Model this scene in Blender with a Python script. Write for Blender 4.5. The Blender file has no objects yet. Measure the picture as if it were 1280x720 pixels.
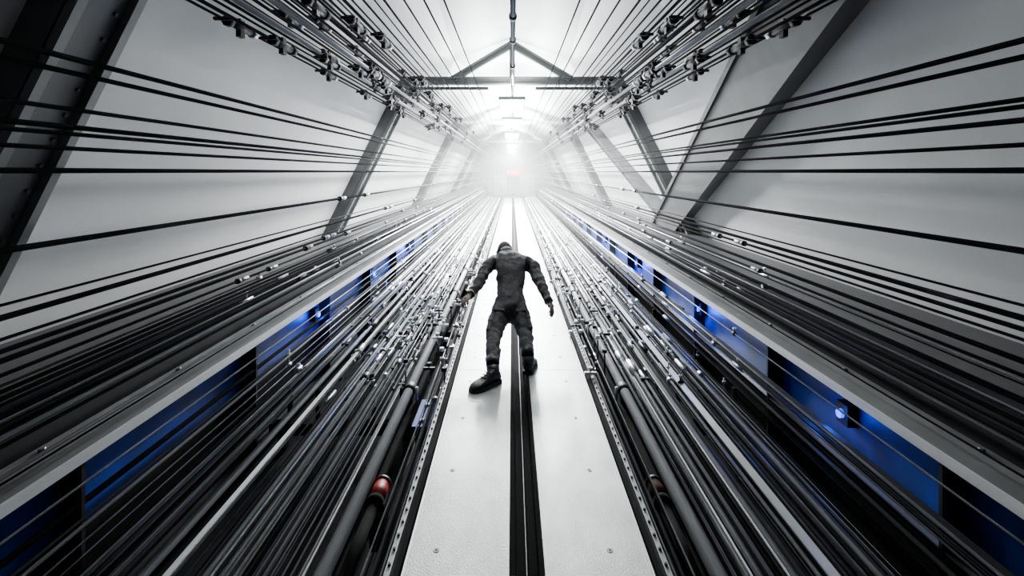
import bpy, math, random
from mathutils import Vector, Matrix
random.seed(7)
F=640.0; H=1.7
def px(u,v,d): return Vector(((u-640)*d/F, d, H-(v-215)*d/F))
Y0,Y1=-2.8,40.0
# ---------------------------------------------------------------- materials
def mat(name,col,rough=.5,metal=0,var=.15,scale=6,bump=0,bscale=60,emit=None,es=0,stretch=None,spec=.5):
    m=bpy.data.materials.new(name); m.use_nodes=True
    nt=m.node_tree; b=nt.nodes['Principled BSDF']
    b.inputs['Roughness'].default_value=rough; b.inputs['Metallic'].default_value=metal
    b.inputs['Specular IOR Level'].default_value=spec
    tc=nt.nodes.new('ShaderNodeTexCoord'); mp=nt.nodes.new('ShaderNodeMapping')
    nt.links.new(tc.outputs['Object'],mp.inputs[0])
    if stretch: mp.inputs['Scale'].default_value=stretch
    n=nt.nodes.new('ShaderNodeTexNoise'); n.inputs['Scale'].default_value=scale; n.inputs['Detail'].default_value=5
    nt.links.new(mp.outputs[0],n.inputs['Vector'])
    r=nt.nodes.new('ShaderNodeValToRGB')
    r.color_ramp.elements[0].position=.3; r.color_ramp.elements[1].position=.7
    r.color_ramp.elements[0].color=[c*(1-var) for c in col]+[1]
    r.color_ramp.elements[1].color=[min(1,c*(1+var)) for c in col]+[1]
    nt.links.new(n.outputs['Fac'],r.inputs[0]); nt.links.new(r.outputs[0],b.inputs['Base Color'])
    if bump:
        n2=nt.nodes.new('ShaderNodeTexNoise'); n2.inputs['Scale'].default_value=bscale; n2.inputs['Detail'].default_value=4
        nt.links.new(mp.outputs[0],n2.inputs['Vector'])
        bp=nt.nodes.new('ShaderNodeBump'); bp.inputs['Strength'].default_value=bump; bp.inputs['Distance'].default_value=.01
        nt.links.new(n2.outputs['Fac'],bp.inputs['Height']); nt.links.new(bp.outputs[0],b.inputs['Normal'])
    if emit:
        b.inputs['Emission Color'].default_value=(*emit,1); b.inputs['Emission Strength'].default_value=es
    return m
M=dict(
 wall=mat('white_wall_paint',(.55,.56,.56),.5,0,.06,.8,.08,30),
 ceil=mat('white_ceiling_paint',(.6,.62,.62),.55,0,.05,.8),
 rib=mat('grey_rib_paint',(.085,.088,.088),.5,.2,.15,3),
 ribe=mat('light_rib_edge_paint',(.15,.155,.155),.5,.2,.15,3),
 ribd=mat('dark_truss_paint',(.05,.053,.053),.5,.3,.15,3),
 floor=mat('dark_floor',(.006,.0065,.007),.8,0,.4,2,spec=.1),
 end=mat('end_wall_white',(.5,.5,.5),.6,0,.1,2),
 deck=mat('deck_aluminium',(.31,.322,.31),.36,.35,.16,9,.25,220,stretch=(1,.5,1)),
 black=mat('black_steel',(.006,.006,.007),.5,.1,.3,8,spec=.3),
 rubber=mat('black_rubber',(.004,.004,.004),.9,0,.3,8,spec=.05),
 cable=mat('black_cable',(.005,.006,.007),.5,.1,.3,40,spec=.4),
 steel=mat('bright_steel',(.78,.79,.8),.3,.9,.12,12,stretch=(1,.05,1)),
 pipe=mat('zinc_pipe',(.62,.63,.64),.38,.4,.12,12,stretch=(1,.05,1)),
 gpipe=mat('light_grey_pipe',(.8,.81,.81),.4,.1,.06,12,stretch=(1,.05,1)),
 dsteel=mat('dull_steel',(.18,.185,.19),.38,.8,.3,12,stretch=(1,.05,1)),
 gray=mat('grey_painted_steel',(.24,.25,.25),.4,.3,.15,4),
 flange=mat('flange_paint',(.13,.135,.135),.45,.2,.25,3),
 dgray=mat('dark_grey_panel',(.025,.026,.027),.5,.1,.2,4),
 blue=mat('blue_web_paint',(.003,.028,.22),.4,.1,.6,3),
 bluel=mat('added_blue_lens',(.02,.1,.9),.3,0,.1,2,emit=(.01,.06,1),es=3),  # glowing face of the blue lamps added along the girders
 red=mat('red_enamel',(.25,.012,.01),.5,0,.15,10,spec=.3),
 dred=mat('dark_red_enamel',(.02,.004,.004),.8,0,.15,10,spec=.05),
 lamp=mat('lamp_diffuser',(.9,.9,.9),.4,0,.02,2,emit=(.95,1,1),es=60),
 jacket=mat('charcoal_jacket_cloth',(.045,.047,.048),.85,0,.4,18,.6,35),
 trouser=mat('charcoal_trouser_cloth',(.05,.052,.053),.85,0,.45,14,.6,30),
 boot=mat('black_boot_leather',(.01,.01,.011),.5,0,.3,20,.3,80),
 sole=mat('boot_sole_rubber',(.018,.018,.018),.8,0,.2,20),
 skin=mat('skin',(.17,.12,.1),.6,0,.1,20),
 hair=mat('dark_hair',(.02,.017,.015),.7,0,.4,90,.6,200),
 eye=mat('eye_white',(.7,.7,.68),.2,0,.02,5), lip=mat('lips',(.35,.13,.1),.5,0,.1,20),
 belt=mat('belt_webbing',(.07,.07,.07),.6,0,.2,40),
)
# ---------------------------------------------------------------- mesh builder
class B:
    def __init__(s): s.v=[];s.f=[];s.mi=[];s.sm=[];s.mats=[]
    def m(s,name):
        if name not in s.mats: s.mats.append(name)
        return s.mats.index(name)
    def add(s,vs,fs,mat,smooth=False):
        o=len(s.v); s.v+= [tuple(v) for v in vs]; k=s.m(mat)
        for i,f in enumerate(fs):
            s.f.append([o+j for j in f]); s.mi.append(k); s.sm.append(smooth if isinstance(smooth,bool) else smooth[i])
    def box(s,a,b,mat):
        x0,y0,z0=a;x1,y1,z1=b
        vs=[(x0,y0,z0),(x1,y0,z0),(x1,y1,z0),(x0,y1,z0),(x0,y0,z1),(x1,y0,z1),(x1,y1,z1),(x0,y1,z1)]
        s.add(vs,[(3,2,1,0),(4,5,6,7),(0,1,5,4),(1,2,6,5),(2,3,7,6),(3,0,4,7)],mat)
    def cyl(s,p,q,r,mat,n=10,r2=None):
        p=Vector(p);q=Vector(q);d=(q-p).normalized()
        a=d.orthogonal().normalized() if abs(d.y)<.99 else Vector((1,0,0)); b=d.cross(a)
        if r2 is None:r2=r
        vs=[];
        for i in range(n):
            t=2*math.pi*i/n; w=a*math.cos(t)+b*math.sin(t); vs+= [p+w*r,q+w*r2]
        fs=[(2*i,2*((i+1)%n),2*((i+1)%n)+1,2*i+1) for i in range(n)]
        sm=[True]*n
        fs+= [tuple(2*i for i in reversed(range(n))),tuple(2*i+1 for i in range(n))]; sm+=[False,False]
        s.add(vs,fs,mat,sm)
    def beam(s,p,q,w,h,up,mat):   # oriented box
        p=Vector(p);q=Vector(q);d=(q-p).normalized();up=Vector(up)
        a=d.cross(up).normalized();b=a.cross(d).normalized()
        vs=[e+a*sx*w/2+b*sz*h/2 for e in (p,q) for sx,sz in((-1,-1),(1,-1),(1,1),(-1,1))]
        s.add(vs,[(3,2,1,0),(4,5,6,7),(0,1,5,4),(1,2,6,5),(2,3,7,6),(3,0,4,7)],mat)
    def ibeam(s,p,q,w,h,t,up,mat):
        p=Vector(p);q=Vector(q);d=(q-p).normalized();up=Vector(up)
        a=d.cross(up).normalized();b=a.cross(d).normalized()
        s.beam(p+b*(h/2-t/2),q+b*(h/2-t/2),w,t,up,mat); s.beam(p-b*(h/2-t/2),q-b*(h/2-t/2),w,t,up,mat)
        s.beam(p,q,t,h-2*t,up,mat)
    def obj(s,name,parent=None,bevel=0):
        me=bpy.data.meshes.new(name); me.from_pydata(s.v,[],s.f)
        for n in s.mats: me.materials.append(M[n])
        me.polygons.foreach_set('material_index',s.mi); me.polygons.foreach_set('use_smooth',s.sm); me.update()
        o=bpy.data.objects.new(name,me); bpy.context.collection.objects.link(o)
        if parent:o.parent=parent
        if bevel:
            k=o.modifiers.new('bevel','BEVEL');k.width=bevel;k.segments=2;k.limit_method='ANGLE'
        return o
# ---------------------------------------------------------------- room shell
FZ=-0.5
EV=H+1.78;AP=H+2.55
def wallx(z): return 3.0-.5*(z-H)
WB,WT=wallx(FZ),wallx(EV)
for sgn,nm in((-1,'wall_left'),(1,'wall_right')):
    b=B()
    P=[(WB,FZ),(WT,EV)]
    vs=[(sgn*x,y,z) for y in(Y0,Y1) for x,z in P]+[(sgn*(x+.15),y,z) for y in(Y0,Y1) for x,z in P]
    fs=[(0,1,3,2),(4,5,7,6)]
    if sgn>0: fs=[tuple(reversed(f)) for f in fs]
    b.add(vs,fs,'wall')
    b.obj(nm)
b=B();b.box((-4.3,Y0,FZ-.1),(4.3,Y1,FZ),'floor');b.obj('floor')
b=B();b.box((-4.3,Y1,FZ),(4.3,Y1+.15,5.3),'end');b.obj('wall_back')
b=B();b.box((-4.3,Y0-.15,FZ),(4.3,Y0,5.3),'dgray');b.obj('wall_front')
frames=[2.9,9.9,18.5,30]
ys=[Y0];
for a,c in zip([Y0]+frames,frames+[Y1]):
    ys+= [(a+c)/2,c]
b=B();vs=[];
for i,y in enumerate(ys):
    mid=i%2==1
    vs+= [(-WT-.1,y,EV),(-1.1,y,EV+(1.0 if mid else .4)),(0,y,AP+(.5 if mid else .05)),(1.1,y,EV+(1.0 if mid else .4)),(WT+.1,y,EV)]
fs=[]
for i in range(len(ys)-1):
    for k in range(4):
        a=i*5+k
        q=(a,a+1,a+6,a+5)
        if (i+(k>1))%2: fs+=[(q[0],q[1],q[2]),(q[0],q[2],q[3])]
        else: fs+=[(q[0],q[1],q[3]),(q[1],q[2],q[3])]
b.add(vs,fs,'ceil');b.obj('ceiling')
# frames
for yf in frames:
    b=B()
    for sgn in(-1,1):
        if yf==2.9 and sgn==1: continue
        p=Vector((sgn*(WB-.1),yf,FZ));q=Vector((sgn*(WT-.1),yf,EV))
        w=.42 if yf<5 else .4
        nrm=Vector((-sgn,0,-.5)).normalized()
        b.beam(p,q,w,.2,nrm,'rib')
        for e in(-1,1): b.beam(p+nrm*.12+Vector((0,e*(w/2-.03),0)),q+nrm*.12+Vector((0,e*(w/2-.03),0)),.06,.06,nrm,'ribe')
        L=(q-p).length;k=int(L/.16)
        for j in range(k):
            c=p.lerp(q,(j+.5)/k)
            for dy in(-.1,.1):
                b.cyl(c+nrm*.1+Vector((0,dy,0)),c+nrm*.115+Vector((0,dy,0)),.014,'rib',6)
    if 5<yf<12:
        b.ibeam((-WT,yf,EV-.02),(WT,yf,EV-.02),.12,.15,.03,(0,0,1),'ribd')
        for sg in(-1,1):
            b.ibeam((0,yf,AP-.08),(sg*1.15,yf,EV),.1,.14,.03,(0,0,1),'ribd')
        b.beam((0,yf,EV),(0,yf,AP-.1),.1,.1,(0,1,0),'ribd')
    else:
        b.beam((-WT,yf,EV),(WT,yf,EV),.1,.12,(0,0,1),'ceil')
    b.obj('portal_frame')
def brace(sgn,y0,z0,y1,z1,w,h=.2):
    b=B();nrm=Vector((-sgn,0,-.5)).normalized()
    p=Vector((sgn*wallx(z0),y0,z0))+nrm*h/2;q=Vector((sgn*wallx(z1),y1,z1))+nrm*h/2
    b.beam(p,q,w,h,nrm,'rib')
    a=(q-p).normalized().cross(nrm).normalized()
    for e in(-1,1): b.beam(p+nrm*(h/2+.02)+a*e*(w/2-.025),q+nrm*(h/2+.02)+a*e*(w/2-.025),.05,.04,nrm,'rib')
    b.obj('diagonal_brace')
brace(1,13.6,-.15,2.8,EV-.12,.6,.26)
brace(1,14.9,EV-.2,10.4,.3,.32)
# ---------------------------------------------------------------- deck
b=B()
XL,XR=-.455,.59; S0,S1=.0,.128
y=Y0
while y<Y1-.1:
    ye=min(y+2.4,Y1)
    for a,c in((XL,S0),(S1,XR)):
        b.box((a,y,-.02),(c,ye-.005,0),'deck')
    yy=y+.3
    while yy<ye and yy<16:
        for x in(XL+.115,XR-.15):
            b.cyl((x,yy,-.001),(x,yy,.0025),.014,'dsteel',12)
            b.cyl((x,yy,.002),(x,yy,.0035),.007,'black',6)
        yy+=.62
    y=ye
b.box((S0-.001,Y0,-.09),(S1+.001,Y1,-.07),'rubber')
for x in(S0,S1): b.box((x-.012,Y0,-.07),(x+.012,Y1,.012),'rubber')
b.box((.062,Y0,-.07),(.066,Y1,-.02),'dgray')
for x in(.038,.090): b.box((x-.017,Y0,-.07),(x+.017,Y1,-.004),'rubber')
b.box((XL+.02,Y0,FZ),(XL+.06,Y1,-.02),'black');b.box((XR-.06,Y0,FZ),(XR-.02,Y1,-.02),'black')
for sg,x in((-1,XL),(1,XR)):
    b.box((min(x,x+sg*.01),Y0,-.05),(max(x,x+sg*.01),Y1,.012),'steel')
    b.box((min(x+sg*.022,x+sg*.045),Y0,-.06),(max(x+sg*.022,x+sg*.045),Y1,.01),'rubber')
    b.box((min(x+sg*.06,x+sg*.085),Y0,-.06),(max(x+sg*.06,x+sg*.085),Y1,.01),'gray')
    yy=Y0+.05
    while yy<14:
        b.cyl((x+sg*.072,yy,.01),(x+sg*.072,yy,.02),.007,'black',6); yy+=.09
b.obj('walkway_deck')
# ---------------------------------------------------------------- guide pipes
for sg,x in((-1,-.80),(1,.87)):
    b=B()
    b.cyl((x,Y0,0),(x,Y1,0),.036,'gpipe',20)
    b.box((x-.05,Y0,-.12),(x+.05,Y1,-.09),'rubber')
    yy=4.0
    while yy<30:
        b.cyl((x+sg*0,yy-.05,-.0),(x,yy+.05,0),.046,'black',16)
        b.box((x-.03,yy-.04,-.12),(x+.03,yy+.04,-.04),'black')
        b.cyl((x-sg*.06,yy-.02,-.1),(x-sg*.06,yy-.02,.03),.01,'steel',8)
        yy+=1.6
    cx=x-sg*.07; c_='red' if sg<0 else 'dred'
    b.cyl((cx,2.74,-.06),(cx,2.88,-.06),.042,c_,16)
    b.cyl((cx,2.88,-.06),(cx,2.90,-.06),.047,'black',16)
    b.cyl((cx,2.70,-.06),(cx,2.74,-.06),.047,'rubber',16);b.cyl((cx,2.1,-.07),(cx,2.70,-.06),.030,'rubber',12)
    b.box((cx-.04,2.76,-.35),(cx+.04,2.86,-.09),'black')
    b.obj('guide_pipe')
b=B();b.box((-.71,3.62,-.13),(-.60,4.05,-.10),'blue');b.box((-.70,3.7,-.30),(-.61,3.95,-.13),'dgray')
b.cyl((-.655,3.7,-.10),(-.655,3.7,-.085),.02,'steel',8);b.cyl((-.655,3.95,-.10),(-.655,3.95,-.085),.02,'steel',8)
b.box((-.68,3.75,FZ),(-.63,3.9,-.3),'black')
b.obj('blue_junction_box')
# ---------------------------------------------------------------- lower rod bundles
def fitting(b,x,yy,z,r):
    L=random.choice([.03,.05,.08,.16,.22]); mm=random.choice(['steel','steel','black','black','gray'])
    b.cyl((x,yy,z),(x,yy+L,z),r+random.uniform(.006,.018),mm,8)
    k=random.random()
    if k<.45:
        h=random.uniform(.04,.12)
        b.cyl((x,yy+L/2,z),(x,yy+L/2,z+h),.006,mm,6)
        b.cyl((x,yy+L/2,z+h*.6),(x,yy+L/2,z+h*.6+.018),.014,'steel',6)
    elif k<.65:
        b.box((x-.03,yy,z-.012),(x+.03,yy+.03,z+.012),random.choice(['black','steel']))
for sg in(-1,1):
    b=B()
    items=[]
    cx=.067
    for x,z,r,m in [(.60,-.06,.008,'steel'),(.63,-.10,.010,'dsteel'),(.66,-.05,.006,'black'),(.69,-.09,.011,'gray'),(.615,.02,.004,'steel'),(.675,.03,.005,'black'),(.71,-.02,.005,'steel')]:
        items.append((cx+sg*x,z,r,m,'r'))
    x=.88
    while x<1.86:
        z=random.choice([-.2,-.1,-.02,.05,.1])+(0 if x<1.3 else (x-1.3)*.3)
        r=random.choice([.003,.004,.004,.005,.006,.006,.008,.010,.015])
        m=random.choice(['steel','steel','steel','pipe','dsteel','black','black'] if x<1.35 else ['steel','dsteel','dsteel','black','black','gray','cable','cable'])
        items.append((sg*(x+.02),z,r,m,random.choice(['r','r','r','f'])))
        x+=random.uniform(.009,.021)
    for x,z in((1.62,.36),(1.70,.30),(1.76,.42)): items.append((sg*x,z,.005,'steel','r'))
    for x,z,r in((1.0,.07,.014),(1.22,.09,.012),(1.42,.14,.013)): items.append((sg*x,z,r,'pipe','r'))
    x=1.84
    while x<2.4:
        items.append((sg*x,random.uniform(.56,.8),random.choice([.004,.005,.007,.009]),random.choice(['cable','cable','black','dsteel','steel']),'r'))
        x+=random.uniform(.02,.045)
    for x,z,r,m,k in items:
        if k=='r': b.cyl((x,Y0,z),(x,Y1,z),r,m,10)
        else: b.box((x-r*1.6,Y0,z-.004),(x+r*1.6,Y1,z+.004),m)
        for j in range(random.randint(3,7) if abs(x)<1.5 else random.randint(0,2)):
            fitting(b,x,random.choice([random.uniform(3.8,9),random.uniform(4.5,16)]),z,r)
    for j in range(70):
        yy=random.uniform(3.9,11);x=sg*random.uniform(.56,1.15)+.03
        h=random.uniform(.03,.17)
        b.cyl((x,yy,-.1),(x,yy,h),.007,random.choice(['black','steel']),6)
        b.cyl((x,yy,h-.03),(x,yy,h),.02,random.choice(['black','steel','steel']),8)
        if j%3==0: b.box((x-.05,yy-.012,h-.06),(x+.05,yy+.012,h-.04),random.choice(['black','steel']))
    x0,x1=sorted((sg*.72,sg*1.9))
    yy=1.7
    while yy<Y1:
        b.box((x0,yy,-.36),(x1,yy+.08,-.27),'rubber')
        for lx in(x0+.1,x1-.1): b.box((lx-.03,yy,FZ),(lx+.03,yy+.06,-.36),'rubber')
        for k in range(5):
            xx=x0+.15+(x1-x0-.3)*k/4
            b.box((xx-.012,yy+.02,-.27),(xx+.012,yy+.06,.0),'rubber')
        yy+=2.3
    b.obj('control_rod_bundle')
# ---------------------------------------------------------------- side girders
for sg in(-1,1):
    b=B()
    def bx(xa,xb,za,zb,m): b.box((min(sg*xa,sg*xb),Y0,za),(max(sg*xa,sg*xb),Y1,zb),m)
    bx(1.84,2.06,.47,.5,'flange'); bx(1.96,1.99,.10,.47,'blue'); bx(1.95,2.0,-.35,.10,'rubber'); bx(1.90,2.13,-.38,-.35,'dgray')
    bx(1.825,1.84,.46,.505,'pipe')
    yy=Y0+.5
    while yy<Y1:
        xa,xb=sorted((sg*1.85,sg*1.96)); b.box((xa,yy,-.35),(xb,yy+.02,.47),'black'); yy+=1.5
    for k in range(18):
        yy=-.5+k*.9
        b.cyl((sg*2.02,yy,.5),(sg*2.02,yy,.515),.014,'dsteel',6)
    b.obj('side_girder')
    b=B();bx(2.5,3.5,FZ,.52,'dgray');bx(2.48,2.56,.52,.57,'dgray')  # dark box added to stand in for the shaded band of lower wall
    b.obj('shade_band_box')
# ---------------------------------------------------------------- cable fans
for sg in(-1,1):
    b=B()
    L=[(50,1.75,.0115),(71,1.8,.011),(124,1.7,.009),(150,1.85,.0115),(181,1.75,.009),(213,1.7,.011),
                   (314,1.75,.012),(398,1.7,.011),(412 if sg>0 else 440,1.9,.010),(452,2.0,.012),(470,2.2,.009),(500,1.95,.009),(530,2.0,.011)]
    L+=[(160 if sg<0 else 133,1.95,.010),(425,2.3,.008),(382,2.25,.007)]
    for i,(v,X,r) in enumerate(L):
        z=H-(v-215)*X/640
        b.cyl((sg*X,Y0,z),(sg*X,Y1,z),r,'cable',10)
        if 5<i<13:
            for j in range(3):
                yy=random.uniform(4,12); b.cyl((sg*X,yy,z),(sg*X,yy+.12,z),r+.010,'dsteel',8)
                b.cyl((sg*X,yy-.04,z),(sg*X,yy,z),r+.014,'black',6)
    b.obj('tension_cable_fan')
# ---------------------------------------------------------------- overhead rods + turnbuckles
for sg in(-1,1):
    b=B()
    L=[(405,1.05,.009,1),(390,1.0,.012,1),(372,1.1,.009,0),(358,1.0,.010,1),(345,1.12,.022,1),(322,1.05,.011,1),(300,1.1,.023,1),(284,1.2,.010,1),(270,1.05,.010,0),(256,1.2,.015,1),(242,1.15,.009,0),
       (228,1.25,.010,1),(210,1.2,.012,1),(186,1.2,.008,0),(172,1.3,.006,0),(160,1.3,.009,0),(135,1.2,.007,0),(110,1.3,.008,0),(85,1.25,.007,0),
       (336,1.3,.008,0),(312,1.3,.009,1),(292,1.4,.008,0),(276,1.45,.010,1),(250,1.5,.009,0),(236,1.5,.011,1),(218,1.5,.008,0),(200,1.5,.009,0)]
    for i,(du,Z,r,t) in enumerate(L):
        X=sg*Z*du/215
        mm='pipe' if r>.018 else 'cable'
        b.cyl((X,Y0,H+Z),(X,Y1,H+Z),r,mm,10)
        if t:
            for base in (3.6+ (i*37%9)*.32, 5.4+(i*23%8)*.3, 6.8+(i*53%10)*.45, 9.2+(i*41%9)*.4, 12+(i*29%11)*.5):
                b.cyl((X,base,H+Z),(X,base+.28,H+Z),r+.016,'dgray',10)
                b.cyl((X,base-.06,H+Z),(X,base,H+Z),r+.028,'black',6)
                b.cyl((X,base+.28,H+Z),(X,base+.34,H+Z),r+.026,'black' if i%2 else 'steel',6)
                b.cyl((X-.06,base-.1,H+Z),(X+.06,base-.1,H+Z),.014,'black',6)
                b.box((X-.018,base+.1,H+Z-.07),(X+.018,base+.16,H+Z+.06),'black')
    for yf in frames:
        if 5<yf<12:
            b.beam((sg*.45,yf-.1,H+1.6),(sg*2.1,yf-.1,H+1.6),.06,.05,(0,0,1),'black')
            for x in(.9,1.8): b.cyl((sg*x,yf-.1,H+1.6),(sg*x,yf-.1,EV),.012,'black',6)
    b.obj('overhead_rod_bundle')
# ---------------------------------------------------------------- conduit + luminaires
b=B();CZ=H+1.7
b.cyl((.01,Y0,CZ),(.01,Y1,CZ),.03,'dsteel',14)
for yy in(4.8,5.6,6.6,8.2,10,12.5,15,20,25,30): b.cyl((.01,yy-.05,CZ),(.01,yy+.05,CZ),.045,'black',12)
for yy in frames:
    if yy>5: b.cyl((.01,yy,CZ),(.01,yy,EV),.02,'black',8)
b.obj('overhead_conduit')
def area(name,loc,rot,sx,sy,p,col=(1,1,1),parent=None):
    l=bpy.data.lights.new(name,'AREA');l.shape='RECTANGLE';l.size=sx;l.size_y=sy;l.energy=p;l.color=col
    o=bpy.data.objects.new(name,l);o.location=loc;o.rotation_euler=rot;bpy.context.collection.objects.link(o)
    if parent:o.parent=parent
    return o
for i,(yy,p) in enumerate([(9.0,1150),(12.4,2400),(17,3800),(24,4000),(31,3200)]):
    b=B();z=H+1.22
    b.box((-.24,yy,z+.05),(.24,yy+1.5,z+.11),'gray')
    b.box((-.21,yy+.02,z),(.21,yy+1.48,z+.05),'lamp')
    for d in(.2,1.3): b.cyl((0,yy+d,z+.11),(0,yy+d,CZ-.03),.01,'black',6)
    o=b.obj('tube_luminaire')
    area('light',(0,yy+.75,z-.03),(0,0,0),.4,1.4,p,(.96,1,1),o)
    area('uplight',(0,yy+.75,z+.16),(math.pi,0,0),.3,1.3,p*.3,(.96,1,1),o)
for yy,p in((5.6,50),(1.2,2)):  # out-of-view lamps added as fill for the near deck and walls
    b=B();z=H+2.0
    b.box((-.5,yy,z+.03),(.5,yy+.3,z+.09),'gray');b.box((-.48,yy+.02,z),(.48,yy+.28,z+.03),'lamp' if yy>2 else 'gray')
    for sx in(-.4,.4): b.cyl((sx,yy+.15,z+.09),(sx,yy+.15,z+.5),.01,'black',6)
    o=b.obj('near_fill_lamp')
    area('light',(0,yy+.15,z-.03),(0,0,0),.95,.26,p,(.97,1,1),o)
# scatter volume added for a bloom-like glow around the far lamps
hm=bpy.data.materials.new('bloom_scatter');hm.use_nodes=True;nt=hm.node_tree;nt.nodes.clear()
vo=nt.nodes.new('ShaderNodeVolumeScatter');vo.inputs['Density'].default_value=.010;vo.inputs['Anisotropy'].default_value=.2
oo=nt.nodes.new('ShaderNodeOutputMaterial');nt.links.new(vo.outputs[0],oo.inputs['Volume'])
M['bloom']=hm
b=B();b.box((-1.95,8.2,-.02),(1.95,Y1-.05,EV-.01),'bloom');b.obj('bloom_volume')
# blue lamps added to brighten patches of the blue girder webs
for sg,yy,e in((1,2.95,1.6),(1,5.2,9),(1,7.8,14),(-1,5.0,6),(-1,7.0,16),(-1,9.5,16),(1,10.5,16)):
    b=B();x=sg*1.93
    b.box((x-.03,yy-.05,.25),(x+.03,yy+.05,.37),'black')
    b.cyl((x-sg*.03,yy,.31),(x-sg*.05,yy,.31),.025,'bluel',12)
    o=b.obj('added_blue_lamp')
    l=bpy.data.lights.new('light','POINT');l.energy=e;l.color=(.01,.1,1);l.shadow_soft_size=.04
    lo=bpy.data.objects.new('light',l);lo.location=(x-sg*.12,yy,.3);bpy.context.collection.objects.link(lo);lo.parent=o
# far winch
b=B()
b.box((-1.2,33.6,0),(-.35,35,1.5),'ribd');b.box((.5,33.6,0),(1.5,35,1.6),'ribd')
b.cyl((-.35,33.9,1.55),(1.0,33.9,1.55),.28,'red',20);b.cyl((-.38,33.9,1.55),(-.3,33.9,1.55),.45,'dgray',20);b.cyl((.45,33.9,1.55),(.53,33.9,1.55),.45,'dgray',20)
b.box((-1.2,33.6,0),(1.5,35,.1),'ribd')
b.obj('cable_winch')
# ---------------------------------------------------------------- worker
root=bpy.data.objects.new('climbing_worker',None);bpy.context.collection.objects.link(root)
def skin(name,nodes,edges,rootn,sub=2,assign=None,mats=('jacket',)):
    names=list(nodes)
    me=bpy.data.meshes.new(name);me.from_pydata([nodes[n][0] for n in names],[(names.index(a),names.index(c)) for a,c in edges],[])
    o=bpy.data.objects.new(name,me);bpy.context.collection.objects.link(o)
    k=o.modifiers.new('s','SKIN');k.use_smooth_shade=True
    for i,n in enumerate(names):
        r=nodes[n][1]; r=(r,r) if not isinstance(r,tuple) else r
        me.skin_vertices[0].data[i].radius=r; me.skin_vertices[0].data[i].use_root=(n==rootn)
    s=o.modifiers.new('u','SUBSURF');s.levels=sub;s.render_levels=sub
    dg=bpy.context.evaluated_depsgraph_get();ev=o.evaluated_get(dg)
    nm=bpy.data.meshes.new_from_object(ev);bpy.data.objects.remove(o)
    o=bpy.data.objects.new(name,nm);bpy.context.collection.objects.link(o);o.parent=root
    nm.materials.clear()
    for q in mats:nm.materials.append(M[q])
    for p in nm.polygons:
        p.use_smooth=True
        p.material_index=assign(p.center) if assign else 0
    return o
J={}
def n(k,u,v,d,r): J[k]=(px(u,v,d),r)
n('pelvis',637,386,4.86,.12)
n('waist',638,368,4.98,.12)
n('chest',639,346,5.13,(.16,.14))
n('upper',638,330,5.28,(.14,.13))
n('collar',634,320,5.38,.085)
n('neck',632,316,5.44,.056)
n('clL',620,327,5.28,.09); n('shL',611,331,5.24,.075); n('uaL',605,341,5.12,.062); n('elL',600,352,4.98,.055); n('faL',594,361,4.88,.048); n('wrL',587,369,4.77,.035)
n('clR',656,327,5.28,.09); n('shR',665,332,5.24,.075); n('uaR',671,343,5.12,.062); n('elR',676,355,4.98,.055); n('faR',681,366,4.88,.048); n('wrR',686,377,4.79,.035)
n('hpL',625,393,4.80,.098); n('thL',620,408,4.67,.086); n('knL',617,424,4.50,.066); n('caL',616,441,4.31,.064); n('anL',616,457,4.15,.052)
n('hpR',650,393,4.82,.098); n('thR',653,405,4.73,.086); n('knR',657,418,4.63,.066); n('caR',658,431,4.49,.062); n('anR',660,445,4.36,.051)
E=[('pelvis','waist'),('waist','chest'),('chest','upper'),('upper','collar'),('collar','neck'),
('upper','clL'),('clL','shL'),('shL','uaL'),('uaL','elL'),('elL','faL'),('faL','wrL'),
('upper','clR'),('clR','shR'),('shR','uaR'),('uaR','elR'),('elR','faR'),('faR','wrR'),
('pelvis','hpL'),('hpL','thL'),('thL','knL'),('knL','caL'),('caL','anL'),
('pelvis','hpR'),('hpR','thR'),('thR','knR'),('knR','caR'),('caR','anR')]
hem=(J['pelvis'][0]).lerp(J['waist'][0],.1); ax=(J['chest'][0]-J['pelvis'][0]).normalized()
def asg(c):
    arm = abs(c.x-(-.01))>.24 and c.z>.5
    if arm or (c-hem).dot(ax)>0: return 0
    return 1
body=skin('body',J,E,'pelvis',3,asg,('jacket','trouser'))
tx=bpy.data.textures.new('wrinkle','CLOUDS');tx.noise_scale=.07
d=body.modifiers.new('folds','DISPLACE');d.texture=tx;d.strength=.045;d.mid_level=.5
def ring(name,c,axis,rx,ry,h,mat_,side=(1,0,0)):
    axis=Vector(axis).normalized();a=Vector(side);a=(a-axis*a.dot(axis)).normalized();bb=axis.cross(a)
    b=B();N=28;vs=[]
    for j,(o_,s_) in enumerate(((-h/2,1),(-h/2,1.06),(h/2,1.06),(h/2,1))):
        for i in range(N):
            t=2*math.pi*i/N;vs.append(c+axis*o_+a*math.cos(t)*rx*s_+bb*math.sin(t)*ry*s_)
    fs=[(j*N+i,j*N+(i+1)%N,((j+1)%4)*N+(i+1)%N,((j+1)%4)*N+i) for j in range(4) for i in range(N)]
    b.add(vs,fs,mat_,True);return b.obj(name,root)
up=Vector((0,-.45,.89))
def pocket(name,c,sx,sy,sz,axis):
    axis=Vector(axis).normalized(); b=B()
    b.beam(Vector(c)-axis*sy/2,Vector(c)+axis*sy/2,sx,sz,up,'trouser')
    b.beam(Vector(c)+axis*(sy/2-.04),Vector(c)+axis*(sy/2+.005),sx+.01,sz+.012,up,'trouser')
    return b.obj(name,root,.012)
lg=(J['hpL'][0]-J['knL'][0]).normalized();rg=(J['hpR'][0]-J['knR'][0]).normalized()
pocket('pocket_back_l',J['hpL'][0]+up*.088,.10,.12,.03,lg);pocket('pocket_back_r',J['hpR'][0]+up*.088,.10,.12,.03,rg)
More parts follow.
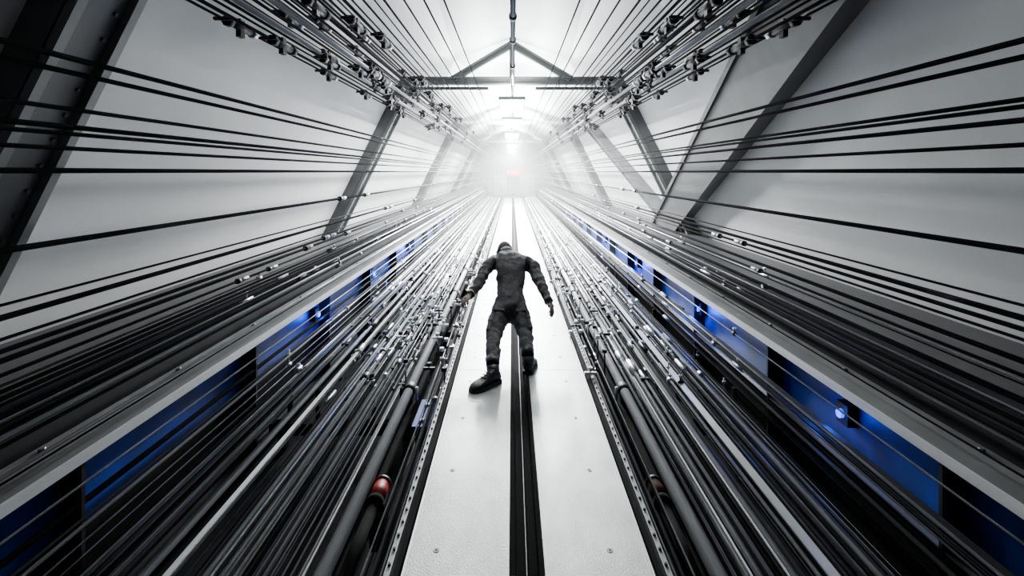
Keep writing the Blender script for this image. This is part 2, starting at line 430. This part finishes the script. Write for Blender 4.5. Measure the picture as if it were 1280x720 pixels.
pocket('pocket_cargo_l',J['thL'][0].lerp(J['knL'][0],.3)+Vector((-.055,0,.02)),.04,.15,.10,lg)
pocket('pocket_cargo_r',J['thR'][0].lerp(J['knR'][0],.3)+Vector((.055,0,.02)),.04,.15,.10,rg)
def hand(name,w,e,sg):
    w=Vector(w);dr=(w-Vector(e)).normalized(); side=Vector((0,1,.15));side=(side-dr*side.dot(dr)).normalized()
    pal=side.cross(dr)
    if pal.x*sg>0: pal=-pal
    nd={};ed=[]
    nd['w0']=(w-dr*.03,(.03,.03));nd['w']=(w,(.026,.022));nd['p1']=(w+dr*.045,(.036,.018));nd['p2']=(w+dr*.08,(.036,.016))
    ed+=[('w0','w'),('w','p1'),('p1','p2')]
    o=skin(name,nd,ed,'w',2,None,('skin',))
    for i,(off,L) in enumerate(((.030,.075),(.010,.083),(-.010,.078),(-.029,.062))):
        q=w+dr*.075+side*off; a={}
        f1=(dr*.93+pal*.35).normalized();f2=(dr*.7+pal*.75).normalized();f3=(dr*.4+pal*.95).normalized()
        a['0']=(q-dr*.03,.010);a['1']=(q+dr*.01,.0105);a['2']=(q+dr*.01+f1*L*.45,.0095)
        a['3']=(q+dr*.01+f1*L*.45+f2*L*.33,.0085);a['4']=(q+dr*.01+f1*L*.45+f2*L*.33+f3*L*.25,.007)
        skin(name+'_finger_%d'%(i+1),a,[('0','1'),('1','2'),('2','3'),('3','4')],'0',1,None,('skin',))
    q=w+dr*.02+side*.022
    a={'0':(q,.013),'1':(q+(side*.8+dr*.5).normalized()*.03,.0125),'2':(q+(side*.7+dr*.8).normalized()*.06+pal*.01,.011),'3':(q+(side*.6+dr*.95).normalized()*.085+pal*.02,.0085)}
    skin(name+'_thumb',a,[('0','1'),('1','2'),('2','3')],'0',1,None,('skin',))
hand('hand_l',J['wrL'][0],J['faL'][0],-1);hand('hand_r',J['wrR'][0],J['faR'][0],1)
for s_ in 'LR':
    w=J['wr'+s_][0];f=J['fa'+s_][0]; ring('cuff_'+s_.lower(),w.lerp(f,.15),(w-f),.040,.040,.04,'jacket')
def boot(name,heel,toe,ankle,shin):
    heel=Vector(heel);toe=Vector(toe);d=(toe-heel);L=d.length;d.normalize();s=d.cross(Vector((0,0,1)))
    b=B()
    secs=[(0,.028,.07),(.04,.038,.10),(.16,.042,.125),(.30,.040,.125),(.42,.042,.095),(.58,.049,.078),(.75,.053,.068),(.88,.047,.058),(.97,.030,.045),(1.0,.015,.032)]
    N=16;vs=[]
    for t,w,h in secs:
        for i in range(N):
            a=2*math.pi*i/N; cx_=math.cos(a);sz=math.sin(a)
            zz=.025+(h-.025)*(.5+.5*sz) ; ww=w*(abs(cx_)**.75)*(1 if cx_>=0 else -1)
            vs.append(heel+d*(t*L)+s*ww+Vector((0,0,zz)))
    fs=[(k*N+i,k*N+(i+1)%N,(k+1)*N+(i+1)%N,(k+1)*N+i) for k in range(len(secs)-1) for i in range(N)]
    fs+=[tuple(reversed(range(N))),tuple((len(secs)-1)*N+i for i in range(N))]
    b.add(vs,fs,'boot',True)
    vs=[];ns=len(secs)
    for z in(0,.03):
        for t,w,h in secs: vs.append(heel+d*(t*L*1.02-.003)+s*(w+.005)+Vector((0,0,z)))
        for t,w,h in reversed(secs): vs.append(heel+d*(t*L*1.02-.003)-s*(w+.005)+Vector((0,0,z)))
    m_=2*ns
    fs=[tuple(reversed(range(m_))),tuple(range(m_,2*m_))]+[(i,(i+1)%m_,m_+(i+1)%m_,m_+i) for i in range(m_)]
    b.add(vs,fs,'sole')
    base=heel+d*(L*.2)+Vector((0,0,.06)); top=Vector(ankle)+(Vector(shin)-Vector(ankle)).normalized()*.08
    mid=Vector(ankle)
    b.cyl(base,mid,.05,'boot',16,.054);b.cyl(mid,top,.054,'boot',16,.060)
    for k in range(4):
        c=heel+d*(L*(.36+.07*k))+Vector((0,0,.125-.014*k)); b.cyl(c-s*.028,c+s*.028,.005,'belt',6)
    o=b.obj(name,root);return o
aL=J['anL'][0];aR=J['anR'][0]
boot('boot_l',(aL.x+.05,4.15,0),(aL.x-.16,3.94,0),(aL.x+.0,aL.y,aL.z),J['caL'][0])
boot('boot_r',(aR.x-.005,4.29,0),(aR.x+.045,4.57,0),aR,J['caR'][0])
hc=px(631,316,5.52)
fw=Vector((-.05,.85,-.52)).normalized();rt=fw.cross(Vector((0,0,1))).normalized();hu=rt.cross(fw)
R=Matrix((rt,fw,hu)).transposed()
def head():
    b=B();NU,NV=32,22;vs=[];fs=[]
    for j in range(NV+1):
        ph=math.pi*j/NV
        for i in range(NU):
            th=2*math.pi*i/NU
            x=math.sin(ph)*math.cos(th);y=math.sin(ph)*math.sin(th);z=math.cos(ph)
            w=1-.28*max(0,-z-.1); X=.077*x*w;Yy=.097*y*(1-.15*max(0,-z)*(1 if y<0 else .3));Z=.12*z
            if y>0:
                Yy+=.028*math.exp(-((x/.16)**2+((z+.12)/.16)**2))
                Yy-=.010*math.exp(-(((abs(x)-.38)/.16)**2+((z-.05)/.12)**2))
                Yy+=.008*math.exp(-((x/.35)**2+((z+.48)/.07)**2))
                Yy+=.012*math.exp(-((x/.3)**2+((z+.8)/.16)**2))
            vs.append(hc+R@Vector((X,Yy,Z)))
    for j in range(NV):
        for i in range(NU): fs.append((j*NU+i,(j+1)*NU+i,(j+1)*NU+(i+1)%NU,j*NU+(i+1)%NU))
    b.add(vs,fs,'skin',True);b.obj('head',root)
    b=B();vs=[];fs=[]
    for j in range(NV+1):
        ph=math.pi*j/NV
        for i in range(NU):
            th=2*math.pi*i/NU
            x=math.sin(ph)*math.cos(th);y=math.sin(ph)*math.sin(th);z=math.cos(ph)
            vs.append(hc+R@Vector((.085*x,.105*y-.003,.128*z+.002)))
    for j in range(NV):
        for i in range(NU):
            th=2*math.pi*(i+.5)/NU;ph=math.pi*(j+.5)/NV;y=math.sin(ph)*math.sin(th);z=math.cos(ph)
            if z>.45 or (y<.15 and z>-.45): fs.append((j*NU+i,(j+1)*NU+i,(j+1)*NU+(i+1)%NU,j*NU+(i+1)%NU))
    b.add(vs,fs,'hair',True);o=b.obj('hair',root)
    k=o.modifiers.new('t','SOLIDIFY');k.thickness=.008
    for sx in(-1,1):
        b=B();c=hc+R@Vector((sx*.082,-.005,-.005));vs=[];fs=[]
        for j in range(9):
            ph=math.pi*j/8
            for i in range(12):
                th=2*math.pi*i/12;vs.append(c+R@Vector((.010*math.sin(ph)*math.cos(th)+sx*.004,.018*math.sin(ph)*math.sin(th),.032*math.cos(ph))))
        for j in range(8):
            for i in range(12):fs.append((j*12+i,(j+1)*12+i,(j+1)*12+(i+1)%12,j*12+(i+1)%12))
        b.add(vs,fs,'skin',True);b.obj('ear_'+('l' if sx<0 else 'r'),root)
        b=B();c=hc+R@Vector((sx*.03,.083,.007));vs=[]
        for j in range(9):
            ph=math.pi*j/8
            for i in range(12):
                th=2*math.pi*i/12;vs.append(c+R@Vector((.012*math.sin(ph)*math.cos(th),.010*math.sin(ph)*math.sin(th),.007*math.cos(ph))))
        b.add(vs,fs,'eye',True);b.obj('eye_'+('l' if sx<0 else 'r'),root)
    b=B();c=hc+R@Vector((0,.088,-.058));b.cyl(c-R@Vector((.022,0,0)),c+R@Vector((.022,0,0)),.006,'lip',8);b.obj('mouth',root)
head()
ring('jacket_collar',J['neck'][0].lerp(J['collar'][0],.3),J['neck'][0]-J['collar'][0],.072,.072,.05,'jacket')
# ---------------------------------------------------------------- world, camera
w=bpy.data.worlds.new('World');bpy.context.scene.world=w;w.use_nodes=True
w.node_tree.nodes['Background'].inputs[0].default_value=(.02,.022,.025,1);w.node_tree.nodes['Background'].inputs[1].default_value=.5
c=bpy.data.cameras.new('camera');c.lens=18;c.sensor_width=36;c.shift_y=-145/1280;c.clip_start=.02
co=bpy.data.objects.new('camera',c);co.location=(0,0,H);co.rotation_euler=(math.pi/2,0,0);bpy.context.collection.objects.link(co)
bpy.context.scene.camera=co
